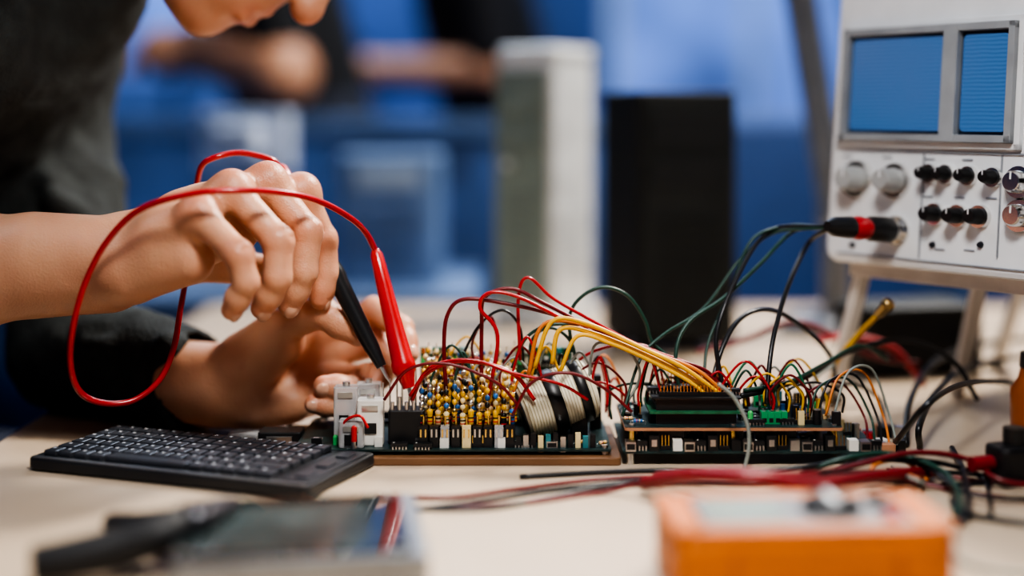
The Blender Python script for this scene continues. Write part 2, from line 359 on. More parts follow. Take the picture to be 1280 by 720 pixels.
# ---------------------------------------------------------------- colleagues in the background
def colleague(x,y,col=(.012,.013,.018),arm_h=1.10,reach=.30,thick=1.0,lift=.01):
    root=empty('colleague'); cm=M('colleague_shirt_%.2f'%x,col,.85)
    B=SDF((x-.45,y-.35,0),(x+.42,y+.4,1.52),.011)
    pel=Vector((x+.06,y,.95)); ch=Vector((x-.02,y,1.28)); 
    B.seg(pel,ch,.135,.13,.08); B.seg(pel+Vector((0,-.07,0)),ch+Vector((0,-.08,.02)),.11,.12,.06); B.seg(pel+Vector((0,.07,0)),ch+Vector((0,.08,.02)),.11,.12,.06)
    B.seg(ch+Vector((0,-.17,.12)),ch+Vector((0,.17,.12)),.062,.062,.05); B.seg(ch,ch+Vector((-.03,0,.17)),.08,.06,.04)
    el=[]
    for q in(-1,1):
        sh=ch+Vector((0,q*.185,.11)); e_=Vector((x+.03,y+q*.22,arm_h)); B.seg(sh,e_.lerp(sh,.15),.060,.052,.03); el.append(e_)
    B.mesh('shirt',cm,root,2)
    L=SDF((x-.3,y-.3,0),(x+.35,y+.3,1.08),.011)
    L.seg(pel+Vector((0,-.06,.02)),pel+Vector((0,.06,.02)),.135,.135,.03)
    for q in(-1,1): L.seg(pel+Vector((0,q*.08,0)),Vector((x+.04,y+q*.1,.5)),.092,.062,.03); L.seg(Vector((x+.04,y+q*.1,.5)),Vector((x+.07,y+q*.11,.08)),.06,.045,.02); L.seg(Vector((x+.07,y+q*.11,.045)),Vector((x-.1,y+q*.11,.04)),.045,.035,.02)
    L.mesh('trousers',TROUS,root,2)
    K=SDF((x-.62,y-.33,arm_h-.14),(x+.2,y+.33,1.78),.006); reds=[]
    for e_,q in zip(el,(-1,1)):
        w=Vector((x-reach,y+q*.12,arm_h+lift)); K.seg(e_,w,.044*thick,.030*thick,.01)
        K.seg(w,w+Vector((-.07,0,-.005)),.026*thick,.03*thick,.02)
        for i in range(4):
            a=w+Vector((-.075,(-.03+i*.02),-.003)); K.seg(a,a+Vector((-.04,0,-.012)),.010,.009,.006); K.seg(a+Vector((-.04,0,-.012)),a+Vector((-.055,0,-.042)),.009,.008,.004)
        a=w+Vector((-.02,-q*.03,-.01)); K.seg(a,a+Vector((-.035,-q*.02,-.02)),.012,.010,.008); K.seg(a+Vector((-.035,-q*.02,-.02)),a+Vector((-.06,-q*.01,-.04)),.010,.008,.004)
    hd=ch+Vector((-.10,0,.36)); K.seg(ch+Vector((-.02,0,.14)),hd+Vector((.02,0,-.04)),.055,.055,.03)
    K.ell(hd+Vector((.01,0,.02)),(.098,.076,.105),k=.01); K.ell(hd+Vector((-.03,0,-.05)),(.06,.055,.065),k=.02); K.seg(hd+Vector((-.09,0,0)),hd+Vector((-.115,0,-.035)),.009,.012,.01)
    K.seg(hd+Vector((-.085,-.02,-.075)),hd+Vector((-.085,.02,-.075)),.008,.008,.006)
    for q in(-1,1): K.ell(hd+Vector((-.085,q*.033,0)),(.014,.018,.012),k=.008,neg=True); K.ell(hd+Vector((.02,q*.078,-.01)),(.018,.008,.03),k=.006)
    K.mesh('head_and_arms',SKIN,root,2,reds)
    H=SDF(hd-Vector((.15,.15,.15)),hd+Vector((.17,.15,.17)),.007); H.ell(hd+Vector((.025,0,.035)),(.105,.086,.105),k=.01); H.ell(hd+Vector((-.09,0,-.03)),(.07,.08,.07),k=.01,neg=True)
    H.mesh('hair',M('hair_dark',(.025,.017,.012)),root,2)
colleague(-.07,3.30,arm_h=1.10,reach=.25)
colleague(-.47,2.92,col=(.008,.009,.012),arm_h=1.09,reach=.15,thick=1.6,lift=.05)
# ---------------------------------------------------------------- room
WALL=M('blue_wall_paint',(.045,.092,.25),.8,var=.45,scale=1.4,bump=.1)
def slab(name,c,s,mat):
    b=MB(); b.box(c,s,mat); return b.obj(name)
slab('floor',(0,2,-.05),(7,8,.1),M('blue_grey_floor',(.03,.07,.20),.35,var=.3,scale=2))
slab('ceiling',(0,2,2.85),(7,8,.1),M('ceiling_white',(.45,.48,.55),.9))
slab('wall_back',(0,6.05,1.4),(7,.1,2.8),WALL)
slab('wall_left',(-3.55,2,1.4),(.1,8,2.8),WALL)
slab('wall_right',(3.55,2,1.4),(.1,8,2.8),M('wall_pale',(.22,.25,.32),.8))
slab('wall_front',(0,-2.05,1.4),(7,.1,2.8),M('wall_pale',(.22,.25,.32),.8))
b=MB(); wh=M('skirting_white',(.34,.42,.58),.5); b.box((0,5.985,.06),(7,.03,.12),wh); b.obj('baseboard_back')
GL=M('added_panel_glow',(.10,.17,.42),.3,var=.6,scale=2.2,emit=.75)  # added emissive panels for the bright patches on the back wall
for i,(x,w) in enumerate([(1.0,1.15),(-1.75,.9)]):
    b=MB(); b.box((x,5.97,1.35),(w,.04,.9),GL)
    for dx in(-w/2,0,w/2): b.box((x+dx,5.95,1.35),(.05,.06,.95),wh)
    for dz in(-.45,.45): b.box((x,5.95,1.35+dz),(w+.05,.06,.05),wh)
    b.obj('glow_panel_%d'%(i+1),.004)
cb=MB(); c1=M('cabinet_blue',(.03,.065,.19),.45); c2=M('cabinet_pale_blue',(.10,.17,.37),.45); dk=M('dark_slot',(.01,.012,.02),.6)
for i in range(9):
    x=-3.1+i*.72
    if i in(5,): continue
    hgt=[1.1,1.9,1.15,1.3,.9,1,.95,1.0,2.0][i]; mt=c1 if i%2 else c2
    cb.box((x,5.66,hgt/2),(.70,.5,hgt),mt)
    for k in range(int(hgt/.3)): cb.box((x,5.405,.17+k*.3),(.62,.02,.25),c2 if i%2 else c1); cb.box((x,5.385,.25+k*.3),(.2,.02,.02),wh)
cb.obj('storage_cabinet',.006)
pt=MB(); P1=M('partition_fabric_blue',(.055,.115,.29),.9,var=.65,scale=4.5); fr=M('partition_frame',(.10,.17,.33),.5,.2)
for i in range(4):
    x=-1.35+i*.62; pt.box((x,2.52,.53),(.58,.03,.88),P1); 
    for sx in(-.3,.3): pt.box((x+sx,2.52,.51),(.03,.045,1.0),fr)
    pt.box((x,2.52,.99),(.62,.045,.03),fr)
    for sx in(-.3,.3): pt.box((x+sx,2.52,.015),(.04,.10,.03),fr)
pt.obj('partition_screen',.003)
rb=MB(); rt=M('bench_top_pale_blue',(.14,.22,.40),.4,var=.3,scale=4)
rb.box((-.80,2.24,.735),(1.5,.40,.03),rt)
for x in(-1.51,-.09):
    for y in(2.08,2.40): rb.box((x,y,.36),(.045,.045,.72),fr)
rb.obj('workbench',.003)
def monitor(name,c,rz,w,h,mat):
    b=MB(); b.X=Matrix.Translation(c)@Matrix.Rotation(rz,4,'Z')
    b.rbox((0,0,.009),(.13,.11,.018),.03,mat,e=.004); b.box((0,.0,.09),(.03,.02,.16),fr)
    b.rbox((0,0,.17+h/2),(w,.035,h),.01,mat,e=.004); b.rbox((0,.03,.17+h/2),(w*.6,.04,h*.6),.02,mat,e=.01)
    b.box((0,-.0185,.17+h/2),(w*.93,.003,h*.9),M('monitor_panel',(.02,.03,.06),.2)); b.obj(name,.002)
monitor('computer_monitor',Vector((-.42,2.25,.75)),math.radians(165),.155,.095,M('white_plastic_cool',(.50,.58,.74),.5))
b=MB(); b.X=Matrix.Translation((-.19,2.25,.75)); pb=M('pale_blue_case',(.12,.20,.37),.5,var=.3,scale=12)
b.rbox((0,0,.10),(.16,.16,.20),.015,pb,e=.006); 
for i in range(4): b.box((0,-.082,.05+i*.022),(.11,.004,.005),fr)
b.rbox((0,-.081,.165),(.10,.006,.03),.003,M('pale_strip',(.30,.38,.50),.5)); b.obj('power_supply_unit',.002)
def chair(x,y,rz):
    b=MB(); b.X=Matrix.Translation((x,y,0))@Matrix.Rotation(rz,4,'Z'); cm=M('chair_blue',(.03,.075,.23),.7); bl=M('chair_base_black',(.02,.02,.025),.5)
    b.rbox((0,0,.47),(.42,.38,.08),.10,cm,e=.03); b.rbox((0,.19,.78),(.40,.07,.46),.03,cm,e=.02); b.box((0,.20,.53),(.07,.03,.2),bl)
    b.cyl((0,0,.1),(0,0,.44),.03,bl)
    for i in range(5):
        a=i*2*math.pi/5; e_=Vector((.22*math.cos(a),.22*math.sin(a),.06)); b.tube([(0,0,.12),e_*.5+Vector((0,0,.07)),e_],.02,bl); b.ell(e_+Vector((0,0,-.03)),(.03,.018,.03),bl)
    b.obj('office_chair',.004)
chair(.50,2.22,math.radians(4))
# ---------------------------------------------------------------- main table
TB=M('beech_table_top',(.52,.41,.30),.34,var=.09,scale=5,bump=.12,bscale=60)
tb=MB(); tb.rbox((.60,1.15,T-.0175),(2.027,1.60,.035),.01,TB,e=.003); lg=M('table_leg_metal',(.35,.37,.40),.4,.6)
for x in(-.36,1.55):
    for y in(.42,1.88): tb.box((x,y,(T-.035)/2),(.05,.05,T-.035),lg)
tb.box((.6,1.88,.66),(1.9,.03,.08),lg); tb.obj('work_table',.002)
# ---------------------------------------------------------------- computer towers
sl=M('silver_case',(.72,.75,.76),.35,.3); gr=M('grey_green_panel',(.22,.27,.24),.35,var=.2,scale=6,coat=.3)
b=MB(); b.X=Matrix.Translation(Vector((.043,1.80,T)))@Matrix.Rotation(math.radians(-34),4,'Z')
b.rbox((0,0,.17),(.085,.10,.315),.008,sl,e=.003); b.rbox((0,0,.337),(.089,.104,.02),.012,sl,e=.006); b.rbox((0,0,.010),(.092,.108,.02),.012,sl,e=.004)
b.box((-.003,-.0515,.172),(.076,.005,.29),gr); b.box((-.003,-.056,.28),(.058,.005,.035),M('drive_bay',(.20,.25,.23),.3)); b.box((-.003,-.056,.235),(.058,.005,.03),M('drive_bay',(.3,.3,.3)))
for i in range(9): b.box((-.003,-.0545,.05+i*.014),(.05,.005,.002),M('vent_grey',(.16,.19,.17),.5))
b.cyl((-.02,-.056,.20),(-.02,-.062,.20),.006,sl)
for i in range(7): b.box((.0435,0,.07+i*.012),(.003,.07,.002),M('vent_light',(.5,.52,.53),.5))
b.obj('silver_computer_tower',.001)
bk=M('black_case',(.006,.007,.007),.6); bk2=M('black_case_side',(.010,.012,.011),.65)
b=MB(); b.X=Matrix.Translation(Vector((.177,1.61,T)))@Matrix.Rotation(math.radians(18),4,'Z')
b.rbox((0,0,.150),(.120,.105,.276),.006,bk,e=.003); 
for sx in(-.045,.045):
    for sy in(-.04,.04): b.cyl((sx,sy,0),(sx,sy,.014),.01,bk2)
b.box((0,-.0545,.15),(.106,.005,.262),bk2); b.box((0,-.058,.245),(.094,.004,.04),bk); b.box((0,-.058,.2),(.094,.004,.035),bk)
for i in range(10): b.box((0,-.058,.03+i*.013),(.08,.003,.005),bk)
b.cyl((.035,-.057,.17),(.035,-.061,.17),.004,bk2)
b.obj('black_computer_tower',.001)
b=MB(); gm=M('grey_arm',(.22,.23,.25),.35,.6)
p0=at(1035,300,1.72); base=Vector((p0.x+.01,p0.y,T)); b.lathe(base,base+Vector((0,0,.02)),[(0,.07),(.6,.07),(1,.055)],gm,24)
b.cyl(base+Vector((0,0,.02)),base+Vector((0,0,.13)),.018,gm); j=base+Vector((0,0,.14)); b.ell(j,(.024,.024,.024),gm)
top=at(975,-160,1.72); b.cyl(j,top,.0195,gm,.0195); b.ell(top,(.024,.024,.024),gm)
t2=top+Vector((.35,-.25,.16)); b.cyl(top,t2,.012,gm); b.lathe(t2+Vector((-.0,0,.03)),t2+Vector((.02,-.01,-.09)),[(0,.02),(.3,.05),(1,.09)],gm,24,caps=False)
b.obj('desk_lamp')
# ---------------------------------------------------------------- oscilloscope
A=Vector((.274,1.25,.885)); sd=Vector((.596,-.803,0)).normalized()
nn=Vector((sd.y,-sd.x,0)); th=math.radians(5)
up=(Vector((0,0,math.cos(th)))-nn*math.sin(th)).normalized(); nf=sd.cross(up).normalized()
if nf.dot(nn)<0: nf=-nf
SX=Matrix((sd,up,nf)).transposed().to_4x4(); SX.translation=A
cam0=Vector((0,0,CAMZ))
def onf(u,v):
    d=at(u,v,1.0)-cam0; t=(A-cam0).dot(nf)/d.dot(nf); p=cam0+d*t-A; return p.dot(sd),p.dot(up)
W_,H_,Dp=.36,.27,.30
os=MB(); os.X=SX
wp=M('instrument_white',(.72,.74,.76),.4,var=.04); gf=M('bezel_grey',(.28,.30,.32),.4); lw=M('panel_line',(.25,.27,.3),.5); kb=M('knob_black',(.012,.012,.013),.35); kg=M('knob_grey',(.36,.37,.37),.35); kc=M('nickel',(.75,.74,.72),.18,1)
os.rbox((W_/2,H_/2,-Dp/2),(W_,H_,Dp),.012,wp,e=.005)
for i in range(12): os.box((W_/2-.1+i*.018,H_+.0005,-Dp/2),(.006,.003,.16),dk)
def frame(u0,v0,u1,v1):
    s0,_=onf(u0,(v0+v1)/2); s1,_=onf(u1,(v0+v1)/2); _,z0=onf((u0+u1)/2,v1); _,z1=onf((u0+u1)/2,v0); return s0,z0,s1,z1
SCR=bpy.data.materials.new('scope_screen'); SCR.use_nodes=True; nt=SCR.node_tree; N=nt.nodes; L=nt.links; bb=N['Principled BSDF']
tc=N.new('ShaderNodeTexCoord'); ck=N.new('ShaderNodeTexWave'); ck.wave_type='BANDS'; ck.bands_direction='Z'; ck.inputs['Scale'].default_value=95; ck.inputs['Distortion'].default_value=1.5
L.new(tc.outputs['Object'],ck.inputs['Vector']); rp=N.new('ShaderNodeValToRGB'); rp.color_ramp.elements[0].color=(.028,.080,.19,1); rp.color_ramp.elements[1].color=(.045,.105,.235,1)
L.new(ck.outputs['Fac'],rp.inputs['Fac']); L.new(rp.outputs['Color'],bb.inputs['Base Color']); L.new(rp.outputs['Color'],bb.inputs['Emission Color']); bb.inputs['Emission Strength'].default_value=.6; bb.inputs['Roughness'].default_value=.18
s0,z0,s1,z1=frame(1060,33,1275,178)
def fr_(s0,z0,s1,z1,t,dep,mat):
    os.box(((s0+s1)/2,z0+t/2,dep/2),(s1-s0,t,dep),mat); os.box(((s0+s1)/2,z1-t/2,dep/2),(s1-s0,t,dep),mat)
    os.box((s0+t/2,(z0+z1)/2,dep/2),(t,z1-z0,dep),mat); os.box((s1-t/2,(z0+z1)/2,dep/2),(t,z1-z0,dep),mat)
fr_(s0,z0,s1,z1,.006,.010,gf)
os.box(((s0+s1)/2,(z0+z1)/2,.001),(s1-s0-.01,z1-z0-.01,.004),M('screen_surround',(.02,.03,.05),.3))
sm,_=onf(1195,100); os.box((sm,(z0+z1)/2,.005),(.014,z1-z0,.011),gf)
for a,c in((s0+.008,sm-.009),(sm+.009,s1-.008)): os.rbox(((a+c)/2,(z0+z1)/2,.0035),(c-a,z1-z0-.018,.003),.004,SCR)
fr_(s0-.005,z0-.005,s1+.005,z1+.005,.005,.005,wp)
for u in(1149,1247): 
    s,zb=onf(u,322); _,zt=onf(u,192); os.box((s,(zb+zt)/2,.0008),(.0012,zt-zb,.0016),lw)
for v in(190,): 
    os.box((W_/2,onf(1150,v)[1],.0008),(W_-.03,.0014,.0016),lw)
os.box((W_/2,.008,.0008),(W_-.03,.0014,.0016),lw)
def knob(u,v,r,l,mat,ring=False):
    s,z=onf(u,v); 
    if ring: os.lathe((s,z,0),(s,z,.004),[(0,r*1.35),(1,r*1.25)],kc,20)
    os.lathe((s,z,.0),(s,z,l),[(0,r*1.05),(.15,r*1.05),(.2,r*.9),(.85,r*.85),(1,r*.7)],mat,18)
    os.box((s,z+r*.45,l),(r*.15,r*.6,.001),wp)
knob(1072,224,.0125,.020,kg,True); knob(1120,226,.0115,.022,kg,True)
for u,v in((1163,217),(1184,218),(1212,220),(1243,222)): knob(u,v,.0062,.016,kb,True)
for u,v in((1170,268),(1199,270),(1226,271)): knob(u,v,.0072,.017,kb,True)
for u,v in((1276,228),(1276,270)): knob(u,v,.010,.014,kc,True)
for k in range(5): knob(1310+k*34,222+k*2,.008,.014,[kb,kg][k%2]); knob(1310+k*34,275+k*2,.008,.014,kc)
for u in(1066,1166,1226,1300):
    s,z=onf(u,306); os.lathe((s,z,0),(s,z,.003),[(0,.003),(1,.002)],dk,8)
for u,v in((1060,196),(1110,197),(1163,199),(1210,200),(1160,246),(1200,247),(1240,248),(1175,312),(1212,313)):
    s,z=onf(u,v); os.box((s,z,.0006),(.010,.0016,.0008),lw)
oscp=empty('oscilloscope'); os.obj('instrument_body',.0008,parent=oscp)
s,z=onf(1122,288); b=MB(); b.X=SX; b.lathe((s,z,0),(s,z,.012),[(0,.012),(.3,.012),(.35,.009),(1,.009)],kc,20)
b.lathe((s,z,.012),(s,z,.040),[(0,.0105),(.8,.0105),(1,.008)],kb,18); b.lathe((s,z,.040),(s,z,.060),[(0,.0085),(.5,.010),(1,.008)],M('plug_red',(.45,.015,.02),.35),18); b.lathe((s,z,.060),(s,z,.088),[(0,.009),(.7,.008),(1,.004)],kb,16)
PL=SX@Vector((s,z,.085)); b.obj('bnc_plug',parent=oscp)
b=MB(); wl=M('stand_white',(.68,.65,.62),.4,.1)
def S2(s,z,n): return SX@Vector((s,z,n))
footL=Vector((.292,1.30,T)); 
for (a,c) in((S2(.02,-.006,-.03),footL),(S2(.02,-.006,-.27),Vector((.50,1.47,T))),(S2(.34,-.006,-.03),Vector((.50,1.03,T))),(S2(.34,-.006,-.27),Vector((.71,1.19,T)))):
    d=(a-c); b.box(c.lerp(a,.5),(.011,.011,d.length),wl,R=d.to_track_quat('Z','Y').to_matrix()); b.lathe(c,c+Vector((0,0,.008)),[(0,.012),(1,.009)],kb,12)
b.X=SX; b.box((W_/2,-.006,-.03),(W_-.02,.012,.014),wl); b.box((W_/2,-.006,-.27),(W_-.02,.012,.014),wl); b.box((.02,-.006,-.15),(.014,.012,.24),wl); b.box((.34,-.006,-.15),(.014,.012,.24),wl)
b.X=Matrix.Identity(4)
d0=at(1225,352,1.26); d1=tab(1196,492); b.box(d0.lerp(d1,.5),(.012,.012,(d0-d1).length),wl,R=(d0-d1).to_track_quat('Z','Y').to_matrix())
b.obj('stand_frame',.001,parent=oscp)
b=MB(); b.X=Matrix.Translation(tab(1135,462))@Matrix.Rotation(.2,4,'Z'); b.rbox((0,0,.035),(.13,.08,.07),.01,bk,e=.005)
for i in range(6): b.box((-.03+i*.012,-.0405,.035),(.005,.002,.04),dk)
b.cyl((.045,-.04,.035),(.045,-.05,.035),.008,kb); b.obj('power_brick',.001)
# ---------------------------------------------------------------- circuit boards
GOLD=M('gold_pin',(.85,.62,.22),.25,1); SIL=M('tin_silver',(.72,.72,.70),.28,1); BLK=M('component_black',(.012,.012,.013),.4)
GRN=M('pcb_green',(.02,.13,.06),.35,var=.3,scale=120); DPCB=M('pcb_dark',(.015,.035,.035),.35,var=.4,scale=120); PED=M('pcb_edge_tan',(.42,.20,.11),.5)
WHT=M('connector_white',(.72,.70,.64),.4); CLR=M('clear_plastic',(.80,.80,.80),.15,trans=.6); TERM=M('terminal_green',(.02,.30,.11),.4); RED=M('led_red',(.55,.02,.02),.25); YEL=M('wire_yellow',(.72,.40,.02),.4); BLU=M('component_blue',(.03,.14,.38),.4); TAN=M('resistor_tan',(.60,.40,.20),.4); TEAL=M('component_teal',(.03,.17,.19),.4); LG=M('led_green_clear',(.08,.5,.15),.2); CRM=M('bead_cream',(.72,.58,.30),.4)
def chip(b,x,y,z,w,d,h=.004):
    b.box((x,y,z+h/2+.001),(w,d,h),BLK)
    n=int(w/.0025)
    for i in range(n):
        for q in(-1,1): b.box((x-w/2+.0018+i*.0025,y+q*(d/2+.001),z+h*.3),(.0009,.0022,h*.6),SIL)
    b.cyl((x-w/2+.002,y,z+h+.001),(x-w/2+.002,y,z+h+.0013),.0008,WHT,seg=8)
def header(b,x,y,z,n,hor=True,h=.009,rows=1,base=BLK):
    p=.00254; L_=n*p; b.box((x,y,z+.0015 if h<.02 else z+.004),((L_,p*rows) if hor else (p*rows,L_))+((.003 if h<.02 else .008),),base)
    for i in range(n):
        for r_ in range(rows):
            o=-L_/2+p*(i+.5); q=(r_-(rows-1)/2)*p; xx,yy=(x+o,y+q) if hor else (x+q,y+o)
            b.box((xx,yy,z+h/2),(.0007,.0007,h),GOLD)
def ecap(b,x,y,z,r,h,col):
    b.cyl((x,y,z),(x,y,z+h),r,col); b.cyl((x,y,z+h),(x,y,z+h+.0004),r*.85,SIL)
def socket(b,x,y,z,n,hor=True,h=.0085,mat=None):
    p=.00254; b.box((x,y,z+h/2),((n*p,p,h) if hor else (p,n*p,h)),mat or BLK)
    for i in range(n):
        o=-n*p/2+p*(i+.5); xx,yy=(x+o,y) if hor else (x,y+o); b.box((xx,yy,z+h),(.0013,.0013,.0004),GOLD)
def res(b,x,y,z,L_,a,col=TAN):
    dx=math.cos(a)*L_/2; dy=math.sin(a)*L_/2; b.tube([(x-dx*1.6,y-dy*1.6,z),(x-dx*1.5,y-dy*1.5,z+.003),(x+dx*1.5,y+dy*1.5,z+.003),(x+dx*1.6,y+dy*1.6,z)],.0003,SIL,5,3)
    b.lathe((x-dx,y-dy,z+.003),(x+dx,y+dy,z+.003),[(0,.0008),(.1,.0016),(.3,.0013),(.7,.0013),(.9,.0016),(1,.0008)],col,8)
    for t,c in((.3,RED),(.45,BLK),(.6,YEL)):
        b.cyl((x-dx+2*dx*t,y-dy+2*dy*t,z+.003),(x-dx+2*dx*(t+.07),y-dy+2*dy*(t+.07),z+.003),.00145,c,seg=8)
def led(b,x,y,z,h,col):
    b.cyl((x,y,z),(x,y,z+h),.0022,col,seg=10); b.ell((x,y,z+h),(.0022,)*3,col,seg=10,rg=6)
def usb(b,x,y,z,w,d,h): b.box((x,y,z+h/2),(w,d,h),SIL); b.box((x,y-d/2-.0002,z+h/2),(w*.8,.001,h*.6),BLK)
def term(b,x,y,z,n,mat=TERM):
    for i in range(n):
        xx=x+(i-(n-1)/2)*.005; b.box((xx,y,z+.0045),(.0048,.008,.009),mat); b.cyl((xx,y,z+.009),(xx,y,z+.0094),.0016,SIL,seg=10); b.box((xx,y-.0041,z+.003),(.003,.0006,.003),BLK)
def scatter(b,x0,x1,y0,y1,z,n,seed,tall=1.0):
    r=random.Random(seed); used=[]
    for _ in range(n*6):
        if len(used)>=n: break
        x=r.uniform(x0,x1); y=r.uniform(y0,y1); s=r.uniform(.004,.009)
        if any(abs(x-a)<(s+c)*.9 and abs(y-d)<(s+c)*.7 for a,d,c in used): continue
        used.append((x,y,s)); k=r.random()
        if k<.16: chip(b,x,y,z,s*1.8,s*1.0,.003)
        elif k<.36: ecap(b,x,y,z,s*.38,r.uniform(.007,.013)*tall,r.choice([BLK,BLU,BLK,SIL,TEAL]))
        elif k<.52: res(b,x,y,z,.007,r.choice([0,1.57,.6]),r.choice([TAN,TEAL,BLU]))
        elif k<.60: led(b,x,y,z,.006*tall,r.choice([RED,LG,LG,YEL]))
        elif k<.74: b.box((x,y,z+.004*tall),(s,s*.7,.008*tall),r.choice([WHT,CRM,BLK,BLK])); b.box((x,y,z+.008*tall),(s*.6,s*.35,.0005),SIL)
        elif k<.86: header(b,x,y,z,r.randint(3,6),r.random()<.6,.010*tall)
        elif k<.93: usb(b,x,y,z,s*1.2,s,.005)
        else: b.box((x,y,z+.0015),(s*.7,s*.5,.003),r.choice([SIL,BLK,TAN]))
ba=empty('prototype_circuit_board')
b=MB(); BP=M('base_plate_brown',(.17,.085,.04),.45,var=.2,scale=20)
b.rbox((-.052,1.122,T+.003),(.268,.114,.006),.004,BP,e=.0008); 
pz=T+.009; b.rbox((-.045,1.124,pz+.0008),(.240,.104,.0016),.002,DPCB)
for x in(-.160,.070):
    for y in(1.077,1.170): b.cyl((x,y,T+.006),(x,y,pz),.003,SIL); b.cyl((x,y,pz+.0016),(x,y,pz+.004),.0028,SIL,seg=6)
z=pz+.0016
scatter(b,-.155,.07,1.076,1.088,z,46,3,.9); scatter(b,-.155,.07,1.155,1.172,z,46,4,2.6)
for (u0,v0,u1,v1,d,mt) in((418,482,448,556,1.10,CLR),(447,498,480,552,1.09,WHT),(446,478,476,520,1.125,CLR),(424,524,456,560,1.082,CLR)):
    p=at(u0,v0,d); q=at(u1,v1,d); b.rbox(((p.x+q.x)/2,d,(p.z+z)/2),(q.x-p.x,.014,p.z-z),.002,mt,e=.001)
    b.box(((p.x+q.x)/2,d-.0075,p.z-.006),((q.x-p.x)*.6,.001,.004),SIL); b.cyl(((p.x+q.x)/2,d,p.z),((p.x+q.x)/2,d,p.z+.003),.003,SIL)
    b.box(((p.x+q.x)/2,d-.0075,(p.z+z)/2-.004),((q.x-p.x)*.5,.001,.008),BLK)
led(b,at(443,530,1.075).x,1.072,z+.006,.010,RED); 
b.tube([at(425,545,1.08),at(432,526,1.075),at(450,520,1.072),at(460,535,1.07)],.0011,RED)
p=at(508,520,1.09); b.rbox((p.x,1.098,z+.013),(.028,.02,.026),.002,BLK,e=.001)
for i in range(5): b.cyl((p.x-.011+i*.0055,1.091,z+.026),(p.x-.011+i*.0055,1.091,z+.032+.004*(i%2)),.0016,SIL)
for i in range(7): b.cyl((at(478+i*8,500,1.1).x,1.105+.006*(i%3),z),(at(478+i*8,500,1.1).x,1.105+.006*(i%3),at(480,480-i*3,1.1).z),.0007,SIL,seg=6)
r=random.Random(11); x0=at(528,0,1.1).x; x1=at(640,0,1.1).x
for j in range(6):
    y=1.090+j*.012
    for i in range(12):
        x=x0+(x1-x0)*(i+.5*(j%2)*.6)/11.; ht=.042+.021*j/5+.007*r.random(); cc=r.choice([CRM,YEL,YEL,BLU,BLK,GOLD,TAN])
        b.cyl((x,y,z),(x,y,z+ht),.00045,SIL,seg=5)
        b.lathe((x,y,z+ht*.30),(x,y,z+ht*.56),[(0,.0012),(.1,.0025),(.3,.0021),(.7,.0021),(.9,.0025),(1,.0012)],cc,8)
        for t,c in((.36,RED),(.42,BLK),(.48,YEL)): b.cyl((x,y,z+ht*t),(x,y,z+ht*(t+.02)),.0023,c,seg=8)
        for t in(.66,.78,.90): b.ell((x,y,z+ht*t),(.0021,.0021,.0024),r.choice([YEL,YEL,YEL,CRM,GOLD,CRM,BLK,SIL,BLU]),seg=8,rg=6)
    socket(b,(x0+x1)/2,y,z,27,True,.010)
for i in range(9): 
    xx=x0+.002+i*.0082; b.box((xx,1.081,z+.008),(.0066,.007,.016),[BLK,BLK,CLR,BLK,CRM][i%5]); 
    for k in(-1,1): b.box((xx+k*.0018,1.0772,z+.011),(.0012,.0006,.006),SIL if i%2 else GOLD)
    b.cyl((xx,1.083,z+.016),(xx,1.083,z+.023),.0009,GOLD,seg=6)
# black/white wound coil
OFF=M('coil_offwhite',(.66,.62,.48),.5,var=.1,scale=80); THR=M('coil_thread',(.44,.39,.26),.5)
a=at(650,516,1.108); c=at(742,482,1.118); R_=.0235
b.lathe(a,c,[(0,R_*.45),(.03,R_*.85),(.10,R_*.98),(.90,R_),(.96,R_*.9),(1,R_*.5)],OFF,32)
for t,l,q in((.36,.17,1.05),(.74,.13,1.05),(.0,.05,.8)): b.lathe(a.lerp(c,t),a.lerp(c,t+l),[(0,R_*q*.98),(.1,R_*q*1.02),(.9,R_*q*1.02),(1,R_*q*.98)],BLK,32)
for i in range(24): 
    t=.06+i*.037; b.lathe(a.lerp(c,t),a.lerp(c,t+.010),[(0,R_*1.0),(.5,R_*1.022),(1,R_*1.0)],THR,28)
for sx in(.2,.8):
    p=a.lerp(c,sx); b.box((p.x,p.y,(p.z+z)/2-.008),(.012,.03,max(.006,p.z-z-.016)),BLK)
for k,(u,v) in enumerate(((704,462),(722,455),(744,468))):
    p=at(u,v,1.146); b.rbox((p.x,p.y,(p.z+z)/2),(.0095,.010,p.z-z),.002,BLK,e=.001); b.box((p.x,p.y-.0052,p.z-.008),(.006,.0008,.002),WHT)
for i in range(11): b.box(at(648+i*9.3,555-(i%3)*2,1.080),(.004,.005,.012),[BLK,SIL,BLK,CRM,TEAL][i%5])
for uu,ww in((680,.045),(556,.040)):
    p=at(uu,452,1.163); b.box((p.x,1.163,(p.z+z)/2+.006),(ww,.002,p.z-z+.012),GRN); chip(b,p.x,1.156,p.z-.002,.02,.01)
    for i in range(int(ww/.0055)): b.box((p.x-ww/2+.003+i*.0053,1.159,p.z+.010),(.003,.006,.004),[GOLD,WHT,TEAL,BLK][i%4]); b.box((p.x-ww/2+.003+i*.0053,1.159,p.z+.002),(.003,.005,.006),[LG,SIL,RED,TEAL,WHT][i%5])
b.obj('board_with_components',parent=ba)
b=MB(); p=tab(372,562); b.rbox(p+Vector((-.014,.008,.008)),(.034,.022,.012),.002,BLK,e=.001); b.box(p+Vector((-.014,-.0035,.008)),(.02,.001,.006),SIL); b.rbox(p+Vector((-.014,.008,.001)),(.036,.024,.002),.002,SIL)
b.obj('usb_stick',.0003)
b=MB(); p=tab(322,552); b.rbox(p+Vector((0,0,.004)),(.045,.02,.008),.004,M('grey_plastic',(.3,.31,.32),.4),rz=-.2,e=.002); b.cyl(p+Vector((.02,0,.004)),p+Vector((.035,-.004,.004)),.003,SIL); b.obj('adapter_plug')
